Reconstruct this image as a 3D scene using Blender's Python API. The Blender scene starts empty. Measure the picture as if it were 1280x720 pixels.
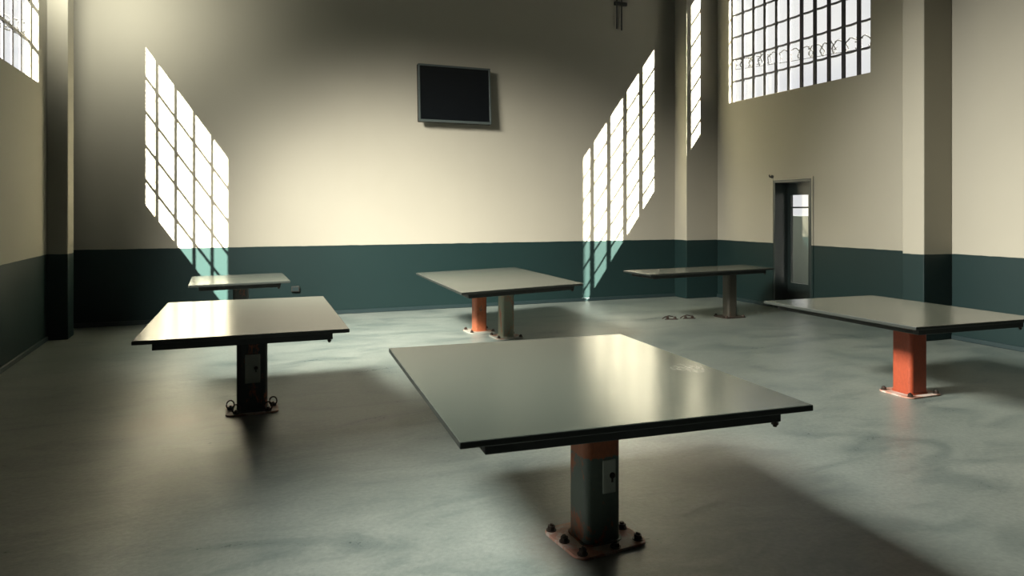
import bpy, bmesh, math, random
from mathutils import Vector, Matrix

random.seed(7)
S = bpy.context.scene
COL = S.collection
PI = math.pi

# ------------------------------------------------------------------ camera model (photograph 1280 x 720)
F, YAW, HY, EYE = 885.0, 0.375, 263.0, 1.5
XL, XR, YB, YF, ZC = -2.0, 7.8, 10.45, -2.2, 6.6
CY, SY = math.cos(YAW), math.sin(YAW)

def ray(px, py):
    u = (px - 640) / F
    return Vector((CY * u + SY, -SY * u + CY, -(py - HY) / F))
def onz(px, py, z):
    r = ray(px, py); return Vector((0, 0, EYE)) + r * ((z - EYE) / r.z)
def onx(px, py, x):
    r = ray(px, py); return Vector((0, 0, EYE)) + r * (x / r.x)
def ony(px, py, y):
    r = ray(px, py); return Vector((0, 0, EYE)) + r * (y / r.y)

# ------------------------------------------------------------------ object helpers
def tag(o, label=None, cat=None, group=None, kind=None):
    if label: o['label'] = label
    if cat: o['category'] = cat
    if group: o['group'] = group
    if kind: o['kind'] = kind
    return o

def empty(name, loc, rz=0):
    o = bpy.data.objects.new(name, None)
    COL.objects.link(o)
    o.empty_display_size = 0.1
    o.location = loc
    o.rotation_euler = (0, 0, rz)
    return o

def obj(name, bm, mats, parent=None, smooth=False):
    me = bpy.data.meshes.new(name)
    bmesh.ops.recalc_face_normals(bm, faces=bm.faces)
    bm.to_mesh(me); bm.free()
    if smooth:
        for p in me.polygons: p.use_smooth = True
    for m in (mats if isinstance(mats, (list, tuple)) else [mats]):
        me.materials.append(m)
    o = bpy.data.objects.new(name, me)
    COL.objects.link(o)
    if parent: o.parent = parent
    return o

def struct(name, bm, mats, parent=None, smooth=False):
    o = obj(name, bm, mats, parent, smooth)
    if parent is None: o['kind'] = 'structure'
    return o

def add_box(bm, x0, x1, y0, y1, z0, z1, bevel=0, seg=2, mi=0):
    b = bmesh.new()
    bmesh.ops.create_cube(b, size=1)
    for v in b.verts:
        v.co = Vector(((x0 + x1) / 2 + v.co.x * (x1 - x0), (y0 + y1) / 2 + v.co.y * (y1 - y0), (z0 + z1) / 2 + v.co.z * (z1 - z0)))
    if bevel:
        bmesh.ops.bevel(b, geom=list(b.edges), offset=bevel, segments=seg, affect='EDGES', profile=0.6)
    for f in b.faces: f.material_index = mi
    merge(bm, b)

def merge(bm, b, M=None):
    if M is not None: bmesh.ops.transform(b, matrix=M, verts=b.verts)
    me = bpy.data.meshes.new('tmp'); b.to_mesh(me); b.free()
    bm.from_mesh(me); bpy.data.meshes.remove(me)

def add_cyl(bm, p0, p1, r, r2=None, seg=12, cap=True):
    p0, p1 = Vector(p0), Vector(p1)
    d = p1 - p0
    b = bmesh.new()
    bmesh.ops.create_cone(b, cap_ends=cap, segments=seg, radius1=r, radius2=r if r2 is None else r2, depth=d.length)
    M = Matrix.Translation((p0 + p1) / 2) @ d.to_track_quat('Z', 'Y').to_matrix().to_4x4()
    merge(bm, b, M)

def add_tube(bm, pts, r, seg=6, closed=False):
    pts = [Vector(p) for p in pts]
    rings = []
    n = len(pts)
    up = Vector((0.13, 0.21, 0.97))
    for i, p in enumerate(pts):
        a = pts[(i - 1) % n] if (closed or i > 0) else p
        c = pts[(i + 1) % n] if (closed or i < n - 1) else p
        t = (c - a).normalized()
        u = t.cross(up)
        if u.length < 1e-3: u = t.cross(Vector((1, 0, 0)))
        u.normalize(); w = t.cross(u).normalized()
        rings.append([bm.verts.new(p + (u * math.cos(2 * PI * k / seg) + w * math.sin(2 * PI * k / seg)) * r) for k in range(seg)])
    m = n if closed else n - 1
    for i in range(m):
        A, B = rings[i], rings[(i + 1) % n]
        for k in range(seg):
            bm.faces.new((A[k], A[(k + 1) % seg], B[(k + 1) % seg], B[k]))
    if not closed:
        bm.faces.new(rings[0]); bm.faces.new(rings[-1])

def prism(bm, pts, z0, z1, bevel=0, seg=2, mi_side=0, mi_top=0):
    b = bmesh.new()
    lo = [b.verts.new((p[0], p[1], z0)) for p in pts]
    hi = [b.verts.new((p[0], p[1], z1)) for p in pts]
    n = len(pts)
    b.faces.new(lo[::-1]); b.faces.new(hi)
    for i in range(n):
        b.faces.new((lo[i], lo[(i + 1) % n], hi[(i + 1) % n], hi[i]))
    if bevel:
        bmesh.ops.bevel(b, geom=list(b.edges), offset=bevel, segments=seg, affect='EDGES', profile=0.5)
    bmesh.ops.recalc_face_normals(b, faces=b.faces)
    for f in b.faces:
        f.material_index = mi_top if f.normal.z > 0.6 else mi_side
    merge(bm, b)

def rounded_rect(w, d, r, n=5, cx=0, cy=0):
    out = []
    for sx, sy, a0 in ((1, 1, 0), (-1, 1, PI / 2), (-1, -1, PI), (1, -1, 1.5 * PI)):
        for k in range(n + 1):
            a = a0 + k * (PI / 2) / n
            out.append((cx + sx * (w / 2 - r) + r * math.cos(a), cy + sy * (d / 2 - r) + r * math.sin(a)))
    return out

def wall_mesh(axis, inner, outer, u0, u1, z0, z1, holes):
    """A thick wall with rectangular openings and their reveals. axis 'x': the wall is the plane x = inner; u runs along y."""
    bm = bmesh.new()
    us = sorted({u0, u1} | {h[0] for h in holes} | {h[1] for h in holes})
    zs = sorted({z0, z1} | {h[2] for h in holes} | {h[3] for h in holes})
    def P(t, u, z): return (t, u, z) if axis == 'x' else (u, t, z)
    def solid(i, j):
        if not (0 <= i < len(us) - 1 and 0 <= j < len(zs) - 1): return False
        um, zm = (us[i] + us[i + 1]) / 2, (zs[j] + zs[j + 1]) / 2
        return not any(h[0] < um < h[1] and h[2] < zm < h[3] for h in holes)
    vs = {}
    def V(t, u, z):
        k = (t, u, z)
        if k not in vs: vs[k] = bm.verts.new(P(t, u, z))
        return vs[k]
    for i in range(len(us) - 1):
        for j in range(len(zs) - 1):
            if not solid(i, j): continue
            a, b, c, d = us[i], us[i + 1], zs[j], zs[j + 1]
            for t in (inner, outer):
                bm.faces.new((V(t, a, c), V(t, b, c), V(t, b, d), V(t, a, d)))
            if not solid(i - 1, j): bm.faces.new((V(inner, a, c), V(outer, a, c), V(outer, a, d), V(inner, a, d)))
            if not solid(i + 1, j): bm.faces.new((V(inner, b, c), V(outer, b, c), V(outer, b, d), V(inner, b, d)))
            if not solid(i, j - 1): bm.faces.new((V(inner, a, c), V(outer, a, c), V(outer, b, c), V(inner, b, c)))
            if not solid(i, j + 1): bm.faces.new((V(inner, a, d), V(outer, a, d), V(outer, b, d), V(inner, b, d)))
    return bm

# ------------------------------------------------------------------ materials
class NT:
    def __init__(s, name):
        s.m = bpy.data.materials.new(name); s.m.use_nodes = True
        s.t = s.m.node_tree; s.t.nodes.clear()
        s.out = s.n('ShaderNodeOutputMaterial')
    def n(s, typ, **kw):
        x = s.t.nodes.new(typ)
        for k, v in kw.items(): setattr(x, k, v)
        return x
    def l(s, a, b): s.t.links.new(a, b)
    def noise(s, vec, scale, detail=4, rough=0.55, dist=0.0):
        x = s.n('ShaderNodeTexNoise'); x.inputs['Scale'].default_value = scale
        x.inputs['Detail'].default_value = detail; x.inputs['Roughness'].default_value = rough
        x.inputs['Distortion'].default_value = dist
        s.l(vec, x.inputs['Vector']); return x.outputs['Fac']
    def ramp(s, fac, stops):
        x = s.n('ShaderNodeValToRGB'); e = x.color_ramp.elements
        while len(e) < len(stops): e.new(0.5)
        for k, (p, c) in enumerate(stops):
            e[k].position = p; e[k].color = (*c, 1) if len(c) == 3 else c
        s.l(fac, x.inputs['Fac']); return x.outputs['Color']
    def mix(s, fac, a, b, blend='MIX'):
        x = s.n('ShaderNodeMix', data_type='RGBA', blend_type=blend)
        for sock, v in ((x.inputs['Factor'], fac), (x.inputs[6], a), (x.inputs[7], b)):
            if isinstance(v, (int, float)): sock.default_value = v
            elif isinstance(v, tuple): sock.default_value = (*v, 1)
            else: s.l(v, sock)
        return x.outputs[2]
    def math(s, op, a, b=0.0, c=0.0):
        x = s.n('ShaderNodeMath', operation=op)
        for k, v in enumerate((a, b, c)):
            if isinstance(v, (int, float)): x.inputs[k].default_value = v
            else: s.l(v, x.inputs[k])
        return x.outputs[0]
    def bump(s, h, strength, dist=0.01):
        x = s.n('ShaderNodeBump'); x.inputs['Strength'].default_value = strength; x.inputs['Distance'].default_value = dist
        s.l(h, x.inputs['Height']); return x.outputs['Normal']
    def obj_co(s): return s.n('ShaderNodeTexCoord').outputs['Object']
    def pos(s): return s.n('ShaderNodeNewGeometry').outputs['Position']
    def stretch(s, vec, sc, loc=(0, 0, 0)):
        x = s.n('ShaderNodeMapping'); x.inputs['Scale'].default_value = sc; x.inputs['Location'].default_value = loc
        s.l(vec, x.inputs['Vector']); return x.outputs[0]
    def bsdf(s, color, rough, metal=0.0, spec=0.5, normal=None):
        x = s.n('ShaderNodeBsdfPrincipled')
        for nm, v in (('Base Color', color), ('Roughness', rough), ('Metallic', metal), ('Specular IOR Level', spec)):
            if isinstance(v, (int, float)): x.inputs[nm].default_value = v
            elif isinstance(v, tuple): x.inputs[nm].default_value = (*v, 1)
            else: s.l(v, x.inputs[nm])
        if normal is not None: s.l(normal, x.inputs['Normal'])
        s.l(x.outputs[0], s.out.inputs['Surface'])
        return x

def mat_simple(name, color, rough, metal=0.0, spec=0.5, var=0.12, scale=18):
    t = NT(name); co = t.obj_co()
    n = t.noise(co, scale, 4)
    c = t.mix(n, tuple(x * (1 - var) for x in color), tuple(min(1, x * (1 + var)) for x in color))
    t.bsdf(c, rough, metal, spec, t.bump(n, 0.08, 0.004))
    return t.m

WALL_UP = (0.35, 0.33, 0.262)
BAND = (0.0062, 0.0195, 0.0185)
def mat_wall(name):
    t = NT(name); p = t.pos()
    z = t.n('ShaderNodeSeparateXYZ'); t.l(p, z.inputs[0])
    big = t.noise(p, 0.9, 3)
    streak = t.noise(t.stretch(p, (5, 5, 0.5)), 1.0, 4)
    fine = t.noise(p, 55, 3)
    up = t.mix(big, tuple(c * 0.93 for c in WALL_UP), tuple(c * 1.06 for c in WALL_UP))
    up = t.mix(t.math('MULTIPLY', streak, 0.16), up, (0.3, 0.28, 0.2))
    lo = t.mix(big, tuple(c * 0.85 for c in BAND), tuple(c * 1.2 for c in BAND))
    edge = t.math('ADD', z.outputs['Z'], t.math('MULTIPLY', t.math('SUBTRACT', t.noise(p, 6, 3), 0.5), 0.012))
    fac = t.math('GREATER_THAN', edge, 0.994)
    col = t.mix(fac, lo, up)
    rough = t.math('ADD', t.math('MULTIPLY', fac, 0.18), 0.52)
    t.bsdf(col, rough, 0, 0.25, t.bump(t.math('ADD', fine, t.math('MULTIPLY', big, 2)), 0.05, 0.006))
    return t.m

def mat_floor():
    t = NT('painted_concrete_floor'); p = t.pos()
    big = t.noise(p, 0.55, 5, 0.6, 0.4)
    mid = t.noise(t.stretch(p, (1.0, 2.2, 1), (3.1, 1.7, 0)), 1.5, 6, 0.65, 0.6)
    fine = t.noise(p, 38, 5, 0.7)
    grit = t.noise(p, 190, 2, 0.6)
    base = t.mix(t.ramp(big, [(0.33, (0, 0, 0)), (0.68, (1, 1, 1))]), (0.14, 0.172, 0.15), (0.235, 0.262, 0.226))
    base = t.mix(t.math('MULTIPLY', t.ramp(mid, [(0.46, (0, 0, 0)), (0.8, (1, 1, 1))]), 0.5), base, (0.32, 0.345, 0.3))
    base = t.mix(t.math('MULTIPLY', t.ramp(mid, [(0.26, (1, 1, 1)), (0.5, (0, 0, 0))]), 0.85), base, (0.075, 0.105, 0.1))
    base = t.mix(t.math('MULTIPLY', t.math('SUBTRACT', fine, 0.32), 1.1), base, (0.055, 0.078, 0.072))
    # old rust bleeding into the paint by two pedestals; the middle entry is a pinkish patch
    for (cx, cy, r, a) in ((-0.3, 5.55, 0.55, 0.62), (2.55, 3.55, 0.75, 0.22), (1.5, 2.85, 0.34, 0.3)):
        d = t.n('ShaderNodeVectorMath', operation='DISTANCE'); t.l(p, d.inputs[0]); d.inputs[1].default_value = (cx, cy, 0)
        f = t.math('SUBTRACT', 1.0, t.math('DIVIDE', d.outputs['Value'], r))
        f = t.math('MULTIPLY', t.math('MAXIMUM', t.math('ADD', f, t.math('MULTIPLY', t.math('SUBTRACT', fine, 0.5), 0.9)), 0.0), a)
        base = t.mix(f, base, (0.36, 0.2, 0.145))
    rough = t.math('ADD', t.math('MULTIPLY', mid, 0.1), t.math('ADD', 0.2, t.math('MULTIPLY', fine, 0.1)))
    h = t.math('ADD', t.math('MULTIPLY', fine, 0.6), t.math('ADD', t.math('MULTIPLY', grit, 0.35), t.math('MULTIPLY', mid, 0.4)))
    t.bsdf(base, rough, 0, 0.55, t.bump(h, 0.26, 0.012))
    return t.m

def mat_top():
    t = NT('grey_laminate_tabletop'); co = t.obj_co(); p = t.pos()
    n = t.noise(p, 2.2, 4); fine = t.noise(p, 60, 4, 0.7)
    c = t.mix(n, (0.038, 0.05, 0.04), (0.054, 0.064, 0.05))
    sc = t.noise(t.stretch(p, (26, 9, 1), (0.4, 0.2, 0)), 3.0, 5, 0.75, 2.0)
    d = t.n('ShaderNodeVectorMath', operation='DISTANCE'); t.l(p, d.inputs[0]); d.inputs[1].default_value = (2.0, 2.78, 0.76)
    near = t.math('MAXIMUM', t.math('SUBTRACT', 1.0, t.math('DIVIDE', d.outputs['Value'], 0.14)), 0.0)
    c = t.mix(t.math('MULTIPLY', near, t.ramp(sc, [(0.52, (0, 0, 0)), (0.6, (1, 1, 1))])), c, (0.5, 0.47, 0.38))
    t.bsdf(c, t.math('ADD', 0.165, t.math('MULTIPLY', t.math('ADD', n, fine), 0.05)), 0.0, 1.0, t.bump(fine, 0.02, 0.003))
    return t.m

def mat_rust(name, amount, seed, paint=(0.075, 0.095, 0.08), rust=(0.34, 0.085, 0.03), top=None):
    return _rust(name, amount, seed, paint, rust, top)
def _rust(name, amount, seed, paint=(0.075, 0.095, 0.08), rust=(0.34, 0.085, 0.03), top=None):
    t = NT(name); co = t.obj_co()
    v = t.stretch(co, (3.2, 3.2, 1.5), (seed * 3.7, seed * 1.3, seed * 2.1))
    n = t.noise(v, 1.6, 5, 0.62, 0.5)
    fine = t.noise(v, 22, 4, 0.7)
    f = t.math('ADD', n, t.math('MULTIPLY', t.math('SUBTRACT', fine, 0.5), 0.22))
    if top:
        z = t.n('ShaderNodeSeparateXYZ'); t.l(co, z.inputs[0])
        f = t.math('ADD', f, t.math('MULTIPLY', t.math('GREATER_THAN', t.math('ADD', z.outputs['Z'], t.math('MULTIPLY', fine, 0.05)), top), 0.3))
    mask = t.ramp(f, [(max(0.01, 0.62 - amount * 0.4), (0, 0, 0)), (max(0.06, 0.70 - amount * 0.4), (1, 1, 1))])
    rc = t.mix(fine, tuple(c * 0.55 for c in rust), tuple(min(1, c * 1.35) for c in rust))
    pc = t.mix(fine, tuple(c * 0.8 for c in paint), tuple(c * 1.15 for c in paint))
    t.bsdf(t.mix(mask, pc, rc), t.math('ADD', 0.38, t.math('MULTIPLY', fine, 0.2)), 0.0, 0.5, t.bump(f, 0.2, 0.004))
    return t.m

def mat_glass(name, gloss=0.07, tint=(0.97, 0.98, 0.98)):
    t = NT(name)
    tr = t.n('ShaderNodeBsdfTransparent'); tr.inputs[0].default_value = (*tint, 1)
    gl = t.n('ShaderNodeBsdfGlossy'); gl.inputs['Roughness'].default_value = 0.03
    mx = t.n('ShaderNodeMixShader'); mx.inputs[0].default_value = gloss
    t.l(tr.outputs[0], mx.inputs[1]); t.l(gl.outputs[0], mx.inputs[2]); t.l(mx.outputs[0], t.out.inputs['Surface'])
    return t.m

M = dict(
    wall=mat_wall('two_tone_painted_wall'),
    ceiling=mat_simple('ceiling_paint', (0.05, 0.052, 0.04), 0.8),
    darkwall=mat_simple('dark_front_wall_paint', (0.03, 0.045, 0.042), 0.6),
    floor=mat_floor(),
    base=mat_simple('baseboard_dark', (0.012, 0.026, 0.027), 0.45),
    top=mat_top(),
    edge=mat_simple('tabletop_edge', (0.022, 0.026, 0.022), 0.4),
    under=mat_simple('black_steel', (0.014, 0.017, 0.015), 0.5, 0.0),
    plate=mat_rust('worn_pink_base_plate', 0.45, 5, (0.56, 0.47, 0.4), (0.46, 0.24, 0.17)),
    nut=mat_simple('dark_rusty_bolts', (0.045, 0.03, 0.022), 0.5, 0.4, var=0.4, scale=60),
    pale=mat_simple('pale_access_plate', (0.42, 0.44, 0.38), 0.45),
    bar=mat_simple('window_bar_steel', (0.035, 0.035, 0.045), 0.5, 0.2),
    frame=mat_simple('window_frame_paint', (0.3, 0.28, 0.22), 0.55),
    glass=mat_glass('window_glass'),
    door=mat_simple('dark_green_door_paint', (0.011, 0.02, 0.019), 0.38),
    doortrim=mat_simple('door_trim_paint', (0.5, 0.46, 0.36), 0.55),
    tvbody=mat_simple('television_grey_plastic', (0.055, 0.07, 0.065), 0.4),
    tvscreen=mat_simple('television_black_screen', (0.003, 0.004, 0.005), 0.25, spec=0.02, var=0.05),
    conduit=mat_simple('dark_conduit_steel', (0.03, 0.032, 0.026), 0.5, 0.3),
    wire=mat_simple('razor_wire_steel', (0.03, 0.03, 0.03), 0.5, 0.3),
    yard=mat_simple('yard_asphalt', (0.035, 0.037, 0.037), 0.9, spec=0.2, scale=0.6),
    outer=mat_simple('sun_blocker_render', (0.22, 0.21, 0.19), 0.85, scale=2.0),
    opaque=mat_simple('opaque_white_pane', (0.6, 0.62, 0.6), 0.6),  # solid white, lets no sun through the unseen left window
    chrome=mat_simple('worn_steel_handle', (0.35, 0.36, 0.34), 0.35, 0.9),
)

# ------------------------------------------------------------------ the room
WR = (6.94, 9.8, 3.31, 5.92)       # right window: y0, y1, z0, z1
WLv = (7.64, 9.178, 2.91, 5.16)    # left window in view
WLn = (2.4, 6.6, 2.91, 5.16)       # left frosted window nearer than the frame, unseen; solid pane added to stop the sun
DR = (7.951, 8.735, 0.0, 1.965)    # door
TH = 0.12

bm = bmesh.new(); add_box(bm, XL - TH, XR + TH, YF - TH, YB + TH, -0.2, 0.0); struct('floor', bm, M['floor'])
bm = bmesh.new(); add_box(bm, XL - 0.3, XR + 0.3, YF - 0.3, YB + 0.3, ZC, ZC + 0.25); struct('ceiling', bm, M['ceiling'])
struct('wall_right', wall_mesh('x', XR, XR + TH, YF, YB, 0, ZC, [WR, DR]), M['wall'])
struct('wall_left', wall_mesh('x', XL, XL - TH, YF, YB, 0, ZC, [WLv, WLn]), M['wall'])
struct('wall_back', wall_mesh('y', YB, YB + 0.2, XL - TH, XR + TH, 0, ZC, []), M['wall'])
struct('wall_front', wall_mesh('y', YF, YF - 0.2, XL - TH, XR + TH, 0, ZC, []), M['darkwall'])

def pillar(x0, x1, y0, y1):
    bm = bmesh.new(); add_box(bm, x0, x1, y0, y1, 0, ZC, 0.012, 2)
    return struct('pillar', bm, M['wall'])
pillar(7.344, XR, 5.804, 6.084)
pillar(7.16, XR, 10.1, YB)
pillar(XL, -1.786, 9.537, 9.86)

def baseboard(name, x0, x1, y0, y1):
    bm = bmesh.new(); add_box(bm, x0, x1, y0, y1, 0, 0.055, 0.006, 1); struct(name, bm, M['base'])
baseboard('baseboard_back', XL, 7.16, YB - 0.022, YB)
bm = bmesh.new()
add_box(bm, XR - 0.022, XR, YF, 5.8, 0, 0.055, 0.006, 1); add_box(bm, XR - 0.022, XR, 6.09, 7.9, 0, 0.055, 0.006, 1); add_box(bm, XR - 0.022, XR, 8.79, 10.1, 0, 0.055, 0.006, 1)
struct('baseboard_right', bm, M['base'])
baseboard('baseboard_left', XL, XL + 0.022, YF, 9.53)

# windows ---------------------------------------------------------------------
def window(name, xin, sgn, w, ncol, nrow, barw, depth, hbar, glass, sag=0.0):
    y0, y1, z0, z1 = w
    xo = xin + sgn * (TH - 0.03)
    bm = bmesh.new()
    t, d = 0.022, 0.02
    for (a, b, c, e) in ((y0, y1, z0, z0 + t), (y0, y1, z1 - t, z1), (y0, y0 + t, z0 + t, z1 - t), (y1 - t, y1, z0 + t, z1 - t)):
        add_box(bm, xo - d, xo + d, a, b, c, e)
    root = struct(name, bm, M['frame'])
    bm = bmesh.new(); add_box(bm, xo + sgn * 0.012, xo + sgn * 0.018, y0 + t, y1 - t, z0 + t, z1 - t)
    obj('pane', bm, glass, root)
    for k in range(1, ncol):
        y = y0 + (y1 - y0) * k / ncol
        bm = bmesh.new(); add_box(bm, xo - depth, xo + depth * 0.4, y - barw / 2, y + barw / 2, z0 + t, z1 - t, 0.004, 1)
        obj('vertical_bar', bm, M['bar'], root)
    for k in range(1, nrow):
        z = z0 + (z1 - z0) * k / nrow
        bm = bmesh.new()
        n = ncol * 4
        add_tube(bm, [(xo - sgn * 0.0, y0 + t + (y1 - y0 - 2 * t) * i / n, z - sag * abs(math.sin(PI * ncol * i / n))) for i in range(n + 1)], hbar / 2, 6)
        obj('crossbar', bm, M['bar'], root)
    return root
window('window_1', XL, -1, WLv, 5, 5, 0.044, 0.014, 0.036, M['glass'])
window('window_2', XR, 1, WR, 11, 7, 0.058, 0.02, 0.034, M['glass'], 0.012)
window('window_3', XL, -1, WLn, 13, 5, 0.034, 0.014, 0.026, M['opaque'])

# door ------------------------------------------------------------------------
dr = empty('door_1', (XR, (DR[0] + DR[1]) / 2, 0)); dr['kind'] = 'structure'
y0, y1, zt = DR[0] - dr.location.y, DR[1] - dr.location.y, DR[3]
bm = bmesh.new()   # deep dark lining (in the door's own coordinates: x = 0 is the wall face)
L = 0.31
add_box(bm, -0.006, L, y0, y0 + 0.035, 0, zt); add_box(bm, -0.006, L, y1 - 0.035, y1, 0, zt)
add_box(bm, -0.006, L, y0 + 0.035, y1 - 0.035, zt - 0.04, zt); add_box(bm, 0.0, L, y0 + 0.035, y1 - 0.035, -0.02, 0.012)
obj('door_lining', bm, M['door'], dr)
bm = bmesh.new()
add_box(bm, -0.014, 0.0, y0 - 0.03, y0, 0, zt + 0.03, 0.003, 1); add_box(bm, -0.014, 0.0, y1, y1 + 0.03, 0, zt + 0.03, 0.003, 1); add_box(bm, -0.014, 0.0, y0, y1, zt, zt + 0.03, 0.003, 1)
obj('architrave', bm, [mat_wall('two_tone_painted_trim')], dr)
gx = XR + 0.27
ga, gb = onx(987, 244, gx), onx(1012, 356, gx)
gy1, gy0 = ga.y - dr.location.y, gb.y - dr.location.y
gz1, gz0 = ga.z, max(0.3, gb.z)
gy0 = max(gy0, y0 + 0.1); gy1 = min(gy1, y1 - 0.1)
bm = bmesh.new()
x0, x1 = 0.245, 0.29
add_box(bm, x0, x1, y0 + 0.036, gy0, 0.015, zt - 0.042); add_box(bm, x0, x1, gy1, y1 - 0.036, 0.015, zt - 0.042)
add_box(bm, x0, x1, gy0, gy1, 0.015, gz0); add_box(bm, x0, x1, gy0, gy1, gz1, zt - 0.042)
leaf = obj('door_leaf', bm, M['door'], dr)
bm = bmesh.new(); add_box(bm, 0.264, 0.27, gy0, gy1, gz0, gz1)
obj('glass_panel', bm, mat_glass('door_glass', 0.1), leaf)
bm = bmesh.new(); zb = 1.5 + 0.045
add_box(bm, 0.256, 0.278, gy0, gy1, zb - 0.012, zb + 0.012); obj('glazing_bar', bm, M['door'], leaf)
bm = bmesh.new()
add_cyl(bm, (x0 - 0.05, y0 + 0.085, 1.0), (x0, y0 + 0.085, 1.0), 0.011); add_cyl(bm, (x0 - 0.048, y0 + 0.085, 1.0), (x0 - 0.048, y0 + 0.19, 1.0), 0.01); add_box(bm, x0 - 0.006, x0, y0 + 0.06, y0 + 0.11, 0.92, 1.08, 0.003, 1)
obj('handle', bm, M['chrome'], leaf)

# ------------------------------------------------------------------ outside
bm = bmesh.new(); add_box(bm, -120, 160, -120, 160, -0.5, -0.21); struct('ground_outside', bm, M['yard'])
# the next wing of the building, whose corner shades most of the barred window from the sun
bm = bmesh.new(); add_box(bm, XR + TH + 0.001, 9.78, 5.4, 6.8, -0.21, 10.2); struct('added_sun_block', bm, M['outer'])
bm = bmesh.new(); add_box(bm, XR + TH + 0.001, 9.9, 6.801, 9.3, 2.3, 2.42, 0.01, 1); struct('added_shade_slab', bm, M['outer'])  # unseen slab added to stop sun falling in through the door glass

bm = bmesh.new(); add_box(bm, 10.3, 10.5, 6.9, 22, -0.21, 1.39); struct('yard_wall', bm, mat_simple('yard_wall_render', (0.07, 0.085, 0.078), 0.9, scale=2.0))

def razor_wire(name, p0, p1, turns, r, label, posts):
    p0, p1 = Vector(p0), Vector(p1)
    base = empty(name, (p0.x, p0.y, -0.21))
    tag(base, label, 'razor wire')
    off = base.location
    d = (p1 - p0); t = d.normalized(); u = t.cross(Vector((0, 0, 1))).normalized(); w = u.cross(t)
    n = turns * 18
    pts = [p0 + d * (i / n) + (u * math.cos(2 * PI * turns * i / n) + w * math.sin(2 * PI * turns * i / n)) * r * (1 + 0.12 * math.sin(i * 1.7)) for i in range(n + 1)]
    bm = bmesh.new(); add_tube(bm, [q - off for q in pts], 0.011, 5)
    for i in range(0, n, 3):
        q = pts[i] - off; a = Vector((random.uniform(-1, 1), random.uniform(-1, 1), random.uniform(-1, 1))).normalized() * 0.045
        add_cyl(bm, q - a, q + a, 0.012, 0.001, 5)
    obj('coil', bm, M['wire'], base)
    bm = bmesh.new(); add_tube(bm, [p0 - w * r - off, (p0 + p1) / 2 - w * (r + 0.02) - off, p1 - w * r - off], 0.006, 5)
    obj('support_wire', bm, M['wire'], base)
    for f in posts:
        q = p0 + d * f
        bm = bmesh.new(); add_box(bm, q.x - off.x - 0.013, q.x - off.x + 0.013, q.y - off.y - 0.013, q.y - off.y + 0.013, 0, q.z - r * 0.9 + 0.21, 0.004, 1)
        obj('post', bm, M['wire'], base)
    return base
a, b = onx(900, 84, 9.6), onx(1095, 50, 9.6)
razor_wire('razor_wire_coil', a, b, 15, 0.1, 'coiled razor wire on posts outside the barred right window', (0.42, 0.98))
a, b = onx(-12, 20, -2.7), onx(56, 44, -2.7)
razor_wire('razor_wire_coil', a, b, 6, 0.09, 'coiled razor wire on posts outside the left window', (0.12,))

# ------------------------------------------------------------------ tables
def nut_bm(x, y, z0, tilt=0.0, s=1.0):
    bm = bmesh.new()
    add_cyl(bm, (x, y, z0), (x, y, z0 + 0.004), 0.021 * s, seg=14)
    add_cyl(bm, (x, y, z0 + 0.004), (x + tilt * 0.004, y, z0 + 0.018 * s), 0.0165 * s, seg=6)
    add_cyl(bm, (x + tilt * 0.004, y, z0 + 0.017 * s), (x + tilt * 0.012, y, z0 + 0.025 * s), 0.0085 * s, seg=8)
    return bm

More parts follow.
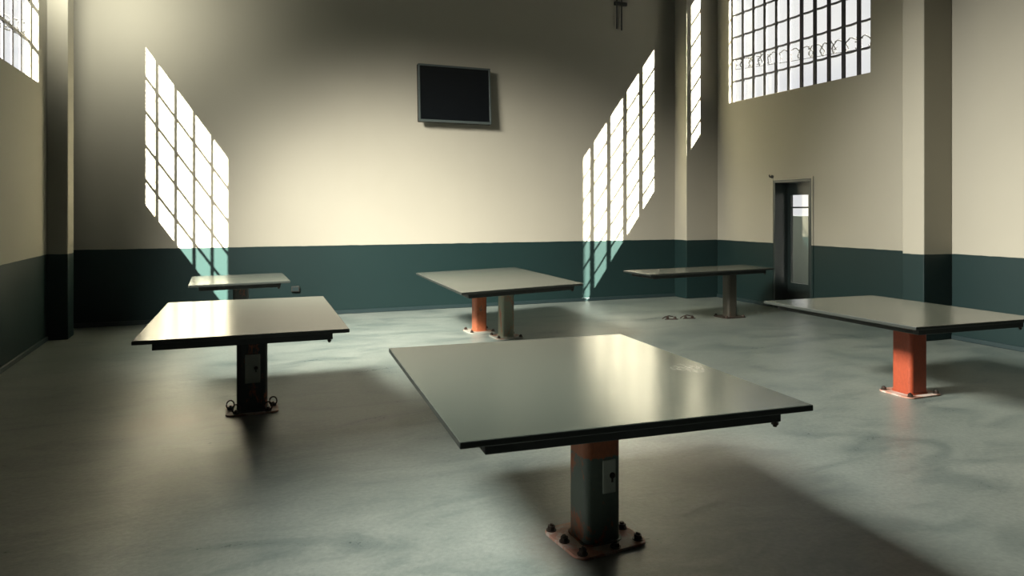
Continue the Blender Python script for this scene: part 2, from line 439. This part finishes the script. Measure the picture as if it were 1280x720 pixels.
def table(label, zt, quad, columns, side, mats, plate_size, bolts, plate_rot=0.0, access=None, frame_inset=(0.1, 0.06), loops=False, frame=True, plate_mat=None):
    """quad: pixel corners near-left, near-right, far-left (None where to complete), far-right; the top is completed to a parallelogram."""
    q = [None if p is None else onz(p[0], p[1], zt) for p in quad]
    if q[0] is None: q[0] = q[1] + q[2] - q[3]
    if q[1] is None: q[1] = q[0] + q[3] - q[2]
    if q[2] is None: q[2] = q[0] + q[3] - q[1]
    if q[3] is None: q[3] = q[1] + q[2] - q[0]
    cols = [onz(c[0], c[1], 0) for c in columns]
    root = empty('pedestal_table', (cols[0].x, cols[0].y, 0))
    tag(root, label, 'table', 'steel pedestal tables bolted to the floor')
    o = root.location
    P = [(p.x - o.x, p.y - o.y) for p in (q[0], q[1], q[3], q[2])]
    bm = bmesh.new(); prism(bm, P, zt - 0.024, zt, 0.004, 2, 1, 0)
    obj('tabletop', bm, [M['top'], M['edge']], root)
    if frame:
        cx, cy = sum(p[0] for p in P) / 4, sum(p[1] for p in P) / 4
        ex = Vector((P[1][0] - P[0][0], P[1][1] - P[0][1])); ey = Vector((P[3][0] - P[0][0], P[3][1] - P[0][1]))
        lx, ly = ex.length, ey.length; ex.normalize(); ey.normalize()
        hx, hy = lx / 2 - frame_inset[0], ly / 2 - frame_inset[1]
        def at(u, v): return (cx + ex.x * u + ey.x * v, cy + ex.y * u + ey.y * v)
        bm = bmesh.new(); w = 0.05; z1, z0 = zt - 0.0245, zt - 0.072
        for (a, b, c, d) in ((-hx, hx, -hy, -hy + w), (-hx, hx, hy - w, hy), (-hx, -hx + w, -hy + w, hy - w), (hx - w, hx, -hy + w, hy - w), (-0.05, 0.05, -hy + w, hy - w)):
            prism(bm, [at(a, c), at(b, c), at(b, d), at(a, d)], z0, z1, 0.003, 1)
        # cross channel over the pedestal
        k = Vector((-cx, -cy)); v0 = k.dot(Vector((-ex.y, ex.x))) / max(1e-6, ey.dot(Vector((-ex.y, ex.x))))
        prism(bm, [at(-hx + w, v0 - 0.05), at(hx - w, v0 - 0.05), at(hx - w, v0 + 0.05), at(-hx + w, v0 + 0.05)], z0 - 0.002, z1, 0.003, 1)
        fr = obj('support_frame', bm, M['under'], root)
        bm = bmesh.new(); x, y = at(hx - 0.02, -hy + 0.012)
        add_cyl(bm, (x, y, z0 - 0.02), (x, y, z0 + 0.002), 0.008, seg=8); add_cyl(bm, (x, y, z0 - 0.012), (x, y, z0 - 0.002), 0.014, seg=6)
        obj('frame_bolt', bm, M['nut'], fr)
    for i, c in enumerate(cols):
        x, y = c.x - o.x, c.y - o.y
        s = side if not isinstance(side, tuple) else side[i]
        bm = bmesh.new(); prism(bm, rounded_rect(s, s, 0.03, 5, x, y), 0.012, zt - 0.083)
        col = obj('pedestal', bm, mats[i], root)
        bm = bmesh.new(); add_box(bm, x - s * 0.75, x + s * 0.75, y - s * 0.75, y + s * 0.75, zt - 0.086, zt - 0.071, 0.003, 1)
        obj('mounting_head', bm, M['under'], root)
        ps = plate_size
        bm = bmesh.new()
        rr = rounded_rect(ps[0], ps[1], 0.045, 5)
        ca, sa = math.cos(plate_rot), math.sin(plate_rot)
        prism(bm, [(x + p[0] * ca - p[1] * sa, y + p[0] * sa + p[1] * ca) for p in rr], 0.0, 0.012, 0.003, 1)
        bp = obj('base_plate', bm, plate_mat or M['plate'], root)
        bm = bmesh.new(); rr = rounded_rect(s + 0.022, s + 0.022, 0.038, 5, x, y); prism(bm, rr, 0.012, 0.02, 0.003, 1)
        obj('weld_collar', bm, mats[i], root)
        for (bx, by, tl) in bolts:
            px_, py_ = bx * ps[0] / 2, by * ps[1] / 2
            obj('bolt', nut_bm(x + px_ * ca - py_ * sa, y + px_ * sa + py_ * ca, 0.012, tl, 1.15), M['nut'], root)
            if loops:
                bm = bmesh.new(); X, Y = x + px_ * ca - py_ * sa, y + px_ * sa + py_ * ca
                add_tube(bm, [(X + 0.027 * math.cos(a), Y + 0.012 * math.sin(a), 0.047 + 0.03 * math.sin(a)) for a in [2 * PI * j / 14 for j in range(14)]], 0.0055, 6, True)
                obj('bolt_ring', bm, M['nut'], root)
        if access and i == 0:
            u0, u1, z0, z1 = access
            bm = bmesh.new(); add_box(bm, x + u0, x + u1, y - s / 2 - 0.006, y - s / 2 + 0.001, z0, z1, 0.003, 1)
            ap = obj('access_plate', bm, M['pale'], col); ap['label'] = 'pale grey plate with a dark hole'
            bm = bmesh.new(); hx_, hz_ = x + u0 + (u1 - u0) * 0.72, z0 + (z1 - z0) * 0.52
            add_cyl(bm, (hx_, y - s / 2 - 0.0085, hz_), (hx_, y - s / 2 - 0.004, hz_), 0.014, seg=14)
            add_box(bm, hx_ - 0.005, hx_ + 0.004, y - s / 2 - 0.0085, y - s / 2 - 0.004, hz_ - 0.03, hz_ + 0.01)
            obj('keyhole', bm, M['nut'], ap)
    return root

B8 = [(-.82, .8, 0.4), (-.84, 0.05, -.3), (-.8, -.78, .5), (.1, -.84, -.2), (.82, -.74, .4), (.84, .02, 0), (.8, .8, -.5), (0, .84, 0)]
B4 = [(-.8, .78, .2), (-.8, -.78, -.4), (.8, -.78, .3), (.8, .78, 0)]
R1 = mat_rust('pedestal_front_paint', 0.1, 1, (0.11, 0.135, 0.11), (0.36, 0.1, 0.035), top=0.42)
R2 = mat_rust('pedestal_dark_paint', 0.0, 2, (0.03, 0.035, 0.03))
R4a = mat_rust('pedestal_rusted', 0.8, 3, rust=(0.36, 0.1, 0.04))
R4b = mat_rust('pedestal_grey_paint', 0.02, 4, (0.2, 0.22, 0.16))
R5 = mat_rust('pedestal_brown_paint', 0.05, 6, (0.06, 0.055, 0.04))
R6 = mat_rust('pedestal_red_rust', 1.0, 8, rust=(0.34, 0.058, 0.02))

table('large grey pedestal table nearest the camera on a bolted pinkish base plate', 0.76,
      [(575, 553), (1017, 506), (486, 435), None], [(743, 672)], 0.178, [R1], (0.37, 0.33), B8, 0.1, (-0.008, 0.058, 0.235, 0.385))
table('grey pedestal table at left with sunlit top and a dark square post', 0.735,
      [(164, 427), (437, 411), None, (404, 370)], [(315, 512)], 0.215, [R2], (0.37, 0.3), [(-.82, 0.1, .3), (.82, 0.1, -.3), (-.6, -.8, 0), (.6, -.8, 0)], 0, (-0.052, 0.055, 0.225, 0.436), loops=True)
table('small far pedestal table by the back wall under the left sunlight patch', 0.71,
      [(235, 357), (363, 351), None, (353, 341)], [(301, 425)], 0.17, [R2], (0.34, 0.3), B4)
table('grey table in the middle on two pedestals, one rusted orange', 0.69,
      [(577, 366), (729, 354), (520, 341), None], [(599, 414), (632.5, 421)], (0.155, 0.158), [R4a, R4b], (0.34, 0.32), B4, plate_mat=mat_rust('grey_base_plate', 0.25, 9, (0.3, 0.3, 0.25), (0.3, 0.15, 0.1)))
table('low wide pedestal table at the back right, left of the door', 0.69,
      [(813, 343), (968, 335), (779, 338), None], [(912, 396)], 0.15, [R5], (0.36, 0.3), B4, plate_mat=M['nut'])
table('pedestal table at the right edge on a bright orange-red rusted post', 0.69,
      [(1145, 409), None, (955, 376), (1090, 369)], [(1137, 491)], 0.187, [R6], (0.36, 0.32), B4, 0.0)

# leftovers of a removed seat base on the floor
def scrap(px, py, label, seed):
    p = onz(px, py, 0)
    r = random.Random(seed)
    root = empty('anchor_bolt_stub', (p.x, p.y, 0), r.uniform(-.4, .4))
    tag(root, label, 'metal stub', 'stubs of a removed floor mount')
    bm = bmesh.new(); prism(bm, [(-.1, -.03), (.08, -.045), (.11, .02), (-.06, .045)], 0, 0.006, 0.002, 1); obj('bent_plate', bm, M['nut'], root)
    for k in range(2):
        x = -.05 + .1 * k
        obj('stud', nut_bm(x, r.uniform(-.01, .01), 0.006, r.uniform(-1, 1), 1.3), M['nut'], root)
    bm = bmesh.new(); add_tube(bm, [(-.13, -.01, .008), (-.09, .0, .03), (-.03, .01, .045), (.03, .0, .035)], 0.008, 6); obj('bent_rod', bm, M['nut'], root)
scrap(839, 399, 'bent rusty metal stub on the floor, left of the pair', 1)
scrap(861, 398, 'bent rusty metal stub on the floor, right of the pair beside the far table', 4)

# ------------------------------------------------------------------ television on the back wall
tv = empty('wall_television', (3.13, YB, 2.75)); tag(tv, 'black boxy television hung high on the back wall', 'television')
yd = -0.2
c0, c1 = ony(524, 80, YB + yd), ony(613.5, 84, YB + yd); c2, c3 = ony(522, 152, YB + yd), ony(613.5, 156, YB + yd)
w = (c1.x - c0.x + c3.x - c2.x) / 2; hgt = ((c0.z - c2.z) + (c1.z - c3.z)) / 2
cx, cz = (c0.x + c1.x + c2.x + c3.x) / 4, (c0.z + c1.z + c2.z + c3.z) / 4
tv.location = (cx, YB, cz - hgt / 2)
tilt = Matrix.Translation((0, yd, hgt / 2)) @ Matrix.Rotation(math.radians(-4), 4, 'X')
def tvobj(name, bm, m, par):
    bmesh.ops.transform(bm, matrix=tilt, verts=bm.verts); return obj(name, bm, m, par)
bm = bmesh.new(); add_box(bm, -w / 2, w / 2, 0.012, 0.085, -hgt / 2, hgt / 2, 0.01, 2); add_box(bm, -w * 0.36, w * 0.36, 0.085, 0.12, -hgt * 0.36, hgt * 0.36, 0.01, 2)
tvobj('casing', bm, M['tvscreen'], tv)
bm = bmesh.new(); t = 0.028
for (a, b, c, d) in ((-w / 2, w / 2, -hgt / 2, -hgt / 2 + t * 1.3), (-w / 2, w / 2, hgt / 2 - t, hgt / 2), (-w / 2, -w / 2 + t, -hgt / 2 + t * 1.3, hgt / 2 - t), (w / 2 - t, w / 2, -hgt / 2 + t * 1.3, hgt / 2 - t)):
    add_box(bm, a, b, -0.008, 0.014, c, d, 0.004, 1)
tvobj('bezel', bm, M['tvbody'], tv)
bm = bmesh.new(); add_box(bm, -w / 2 + t, w / 2 - t, 0.0, 0.0118, -hgt / 2 + t * 1.3, hgt / 2 - t); tvobj('screen', bm, M['tvscreen'], tv)
bm = bmesh.new(); add_box(bm, -0.12, 0.12, -0.02, 0.0, hgt / 2 - 0.15, hgt / 2 + 0.15, 0.004, 1); add_box(bm, -0.05, 0.05, yd + 0.11, -0.02, hgt / 2 - 0.05, hgt / 2 + 0.05, 0.004, 1)
obj('wall_bracket', bm, M['conduit'], tv)

# conduit drop hanging down the back wall from the ceiling
a, b = ony(771, 36, YB - 0.03), ony(777, 38, YB - 0.03)
cd = empty('conduit_drop', (a.x, YB, ZC)); tag(cd, 'pair of thin dark conduits running down the top of the back wall', 'conduit')
for q in (a, b):
    bm = bmesh.new(); add_cyl(bm, (q.x - a.x, -0.03, q.z - ZC), (q.x - a.x, -0.03, 0), 0.013); obj('conduit_pipe', bm, M['conduit'], cd)
zq = ony(771, 5, YB).z - ZC
bm = bmesh.new(); add_box(bm, -0.04, b.x - a.x + 0.1, -0.05, 0.0, zq - 0.03, zq + 0.03, 0.004, 1); obj('clamp', bm, M['conduit'], cd)

# small fittings
p = onx(965.5, 221, XR)
hk = empty('wall_hook', (XR, p.y, p.z)); tag(hk, 'small dark knob fixed to the wall at the top corner of the door', 'hook')
bm = bmesh.new(); add_cyl(bm, (0, 0, 0), (-0.012, 0, 0), 0.028, seg=14); obj('rosette', bm, M['conduit'], hk)
bm = bmesh.new(); add_tube(bm, [(-0.01, 0, 0), (-0.05, 0, -0.005), (-0.06, 0, 0.01), (-0.058, 0, 0.03)], 0.01, 8); obj('peg', bm, M['conduit'], hk)
p = ony(369, 361, YB)
ob = empty('outlet_box', (p.x, YB, p.z)); tag(ob, 'small dark outlet box low on the teal back wall', 'outlet')
bm = bmesh.new(); add_box(bm, -0.055, 0.055, -0.045, 0, -0.04, 0.04, 0.008, 2); obj('housing', bm, M['conduit'], ob)
bm = bmesh.new(); add_box(bm, -0.04, 0.04, -0.05, -0.045, -0.028, 0.028, 0.002, 1); obj('cover', bm, M['base'], ob)

# ------------------------------------------------------------------ haze in the air of the hall
t = NT('dusty_air')
vs = t.n('ShaderNodeVolumeScatter'); vs.inputs['Density'].default_value = 0.0004; vs.inputs['Anisotropy'].default_value = 0.35
vs.inputs['Color'].default_value = (0.95, 0.97, 0.86, 1)
t.l(vs.outputs[0], t.out.inputs['Volume'])
bm = bmesh.new(); add_box(bm, XL - 0.35, XR + 0.36, YF - 0.32, YB + 0.32, -0.205, ZC + 0.3)
hz = obj('haze', bm, t.m); hz['kind'] = 'stuff'; hz['label'] = 'faint dusty haze in the air of the hall'

# ------------------------------------------------------------------ light
def sun(name, d, strength, color, angle):
    l = bpy.data.lights.new(name, 'SUN'); l.energy = strength; l.color = color; l.angle = math.radians(angle)
    o = bpy.data.objects.new(name, l); COL.objects.link(o)
    o.rotation_euler = Vector(d).to_track_quat('-Z', 'Y').to_euler(); o.location = (2, -6, 14)
sun('sun_left', (0.73, 1, -1.05), 150, (1.0, 0.93, 0.78), 0.35)
sun('sun_right', (-1.2, 1, -1.68), 150, (1.0, 0.94, 0.80), 0.35)

def area(name, loc, target, sx, sy, power, color, spread):
    l = bpy.data.lights.new(name, 'AREA'); l.shape = 'RECTANGLE'; l.size = sx; l.size_y = sy
    l.energy = power; l.color = color; l.spread = math.radians(spread)
    o = bpy.data.objects.new(name, l); COL.objects.link(o); o.location = loc
    o.rotation_euler = (Vector(target) - Vector(loc)).to_track_quat('-Z', 'Y').to_euler()
area('daylight_left_window', (XL + 0.25, 5.5, 4.1), (3.0, 9.8, -0.3), 1.8, 1.2, 425, (1.0, 0.96, 0.88), 64)
area('daylight_left_window_near', (XL + 0.25, 5.3, 4.1), (7.7, 4.2, 0.5), 1.4, 1.2, 165, (1.0, 0.97, 0.90), 50)
area('fill_front_table', (XL + 0.25, 3.4, 4.1), (1.7, 2.7, 0.0), 1.2, 1.4, 72, (1.0, 0.98, 0.94), 46)  # fill lamp added to lift the front table and the floor around it

area('fill_back_left', (XL + 0.45, 8.5, 4.55), (-1.3, YB, 4.0), 0.7, 0.7, 26, (1.0, 0.98, 0.86), 100)  # fill lamp added to brighten the upper left of the back wall

W = bpy.data.worlds.new('sky'); S.world = W; W.use_nodes = True
n = W.node_tree.nodes; lk = W.node_tree.links; n.clear()
out = n.new('ShaderNodeOutputWorld'); bg = n.new('ShaderNodeBackground')
tc = n.new('ShaderNodeTexCoord'); nz = n.new('ShaderNodeTexNoise'); nz.inputs['Scale'].default_value = 5; nz.inputs['Detail'].default_value = 5
rp = n.new('ShaderNodeValToRGB')
rp.color_ramp.elements[0].position = 0.35; rp.color_ramp.elements[0].color = (0.72, 0.73, 0.80, 1)
rp.color_ramp.elements[1].position = 0.62; rp.color_ramp.elements[1].color = (1.0, 0.98, 0.95, 1)
lk.new(tc.outputs['Generated'], nz.inputs['Vector']); lk.new(nz.outputs['Fac'], rp.inputs['Fac']); lk.new(rp.outputs[0], bg.inputs['Color'])
bg.inputs['Strength'].default_value = 1.05
lk.new(bg.outputs[0], out.inputs['Surface'])

# ------------------------------------------------------------------ camera
cam = bpy.data.cameras.new('camera'); co = bpy.data.objects.new('camera', cam); COL.objects.link(co)
co.location = (0, 0, EYE); co.rotation_euler = (PI / 2, 0, -YAW)
cam.sensor_width = 36; cam.sensor_fit = 'HORIZONTAL'; cam.lens = F / 1280 * 36
cam.shift_y = -(360 - HY) / 1280
cam.clip_start = 0.05; cam.clip_end = 500
S.camera = co

vs = S.view_settings
S.display_settings.display_device = 'sRGB'
vs.view_transform = 'Standard'; vs.look = 'None'; vs.gamma = 1; vs.use_curve_mapping = False; vs.exposure = 0.0
S.cycles.use_denoising = True
S.cycles.max_bounces = 10; S.cycles.diffuse_bounces = 1; S.cycles.glossy_bounces = 5; S.cycles.volume_bounces = 1
S.cycles.transparent_max_bounces = 16
S.cycles.sample_clamp_indirect = 6
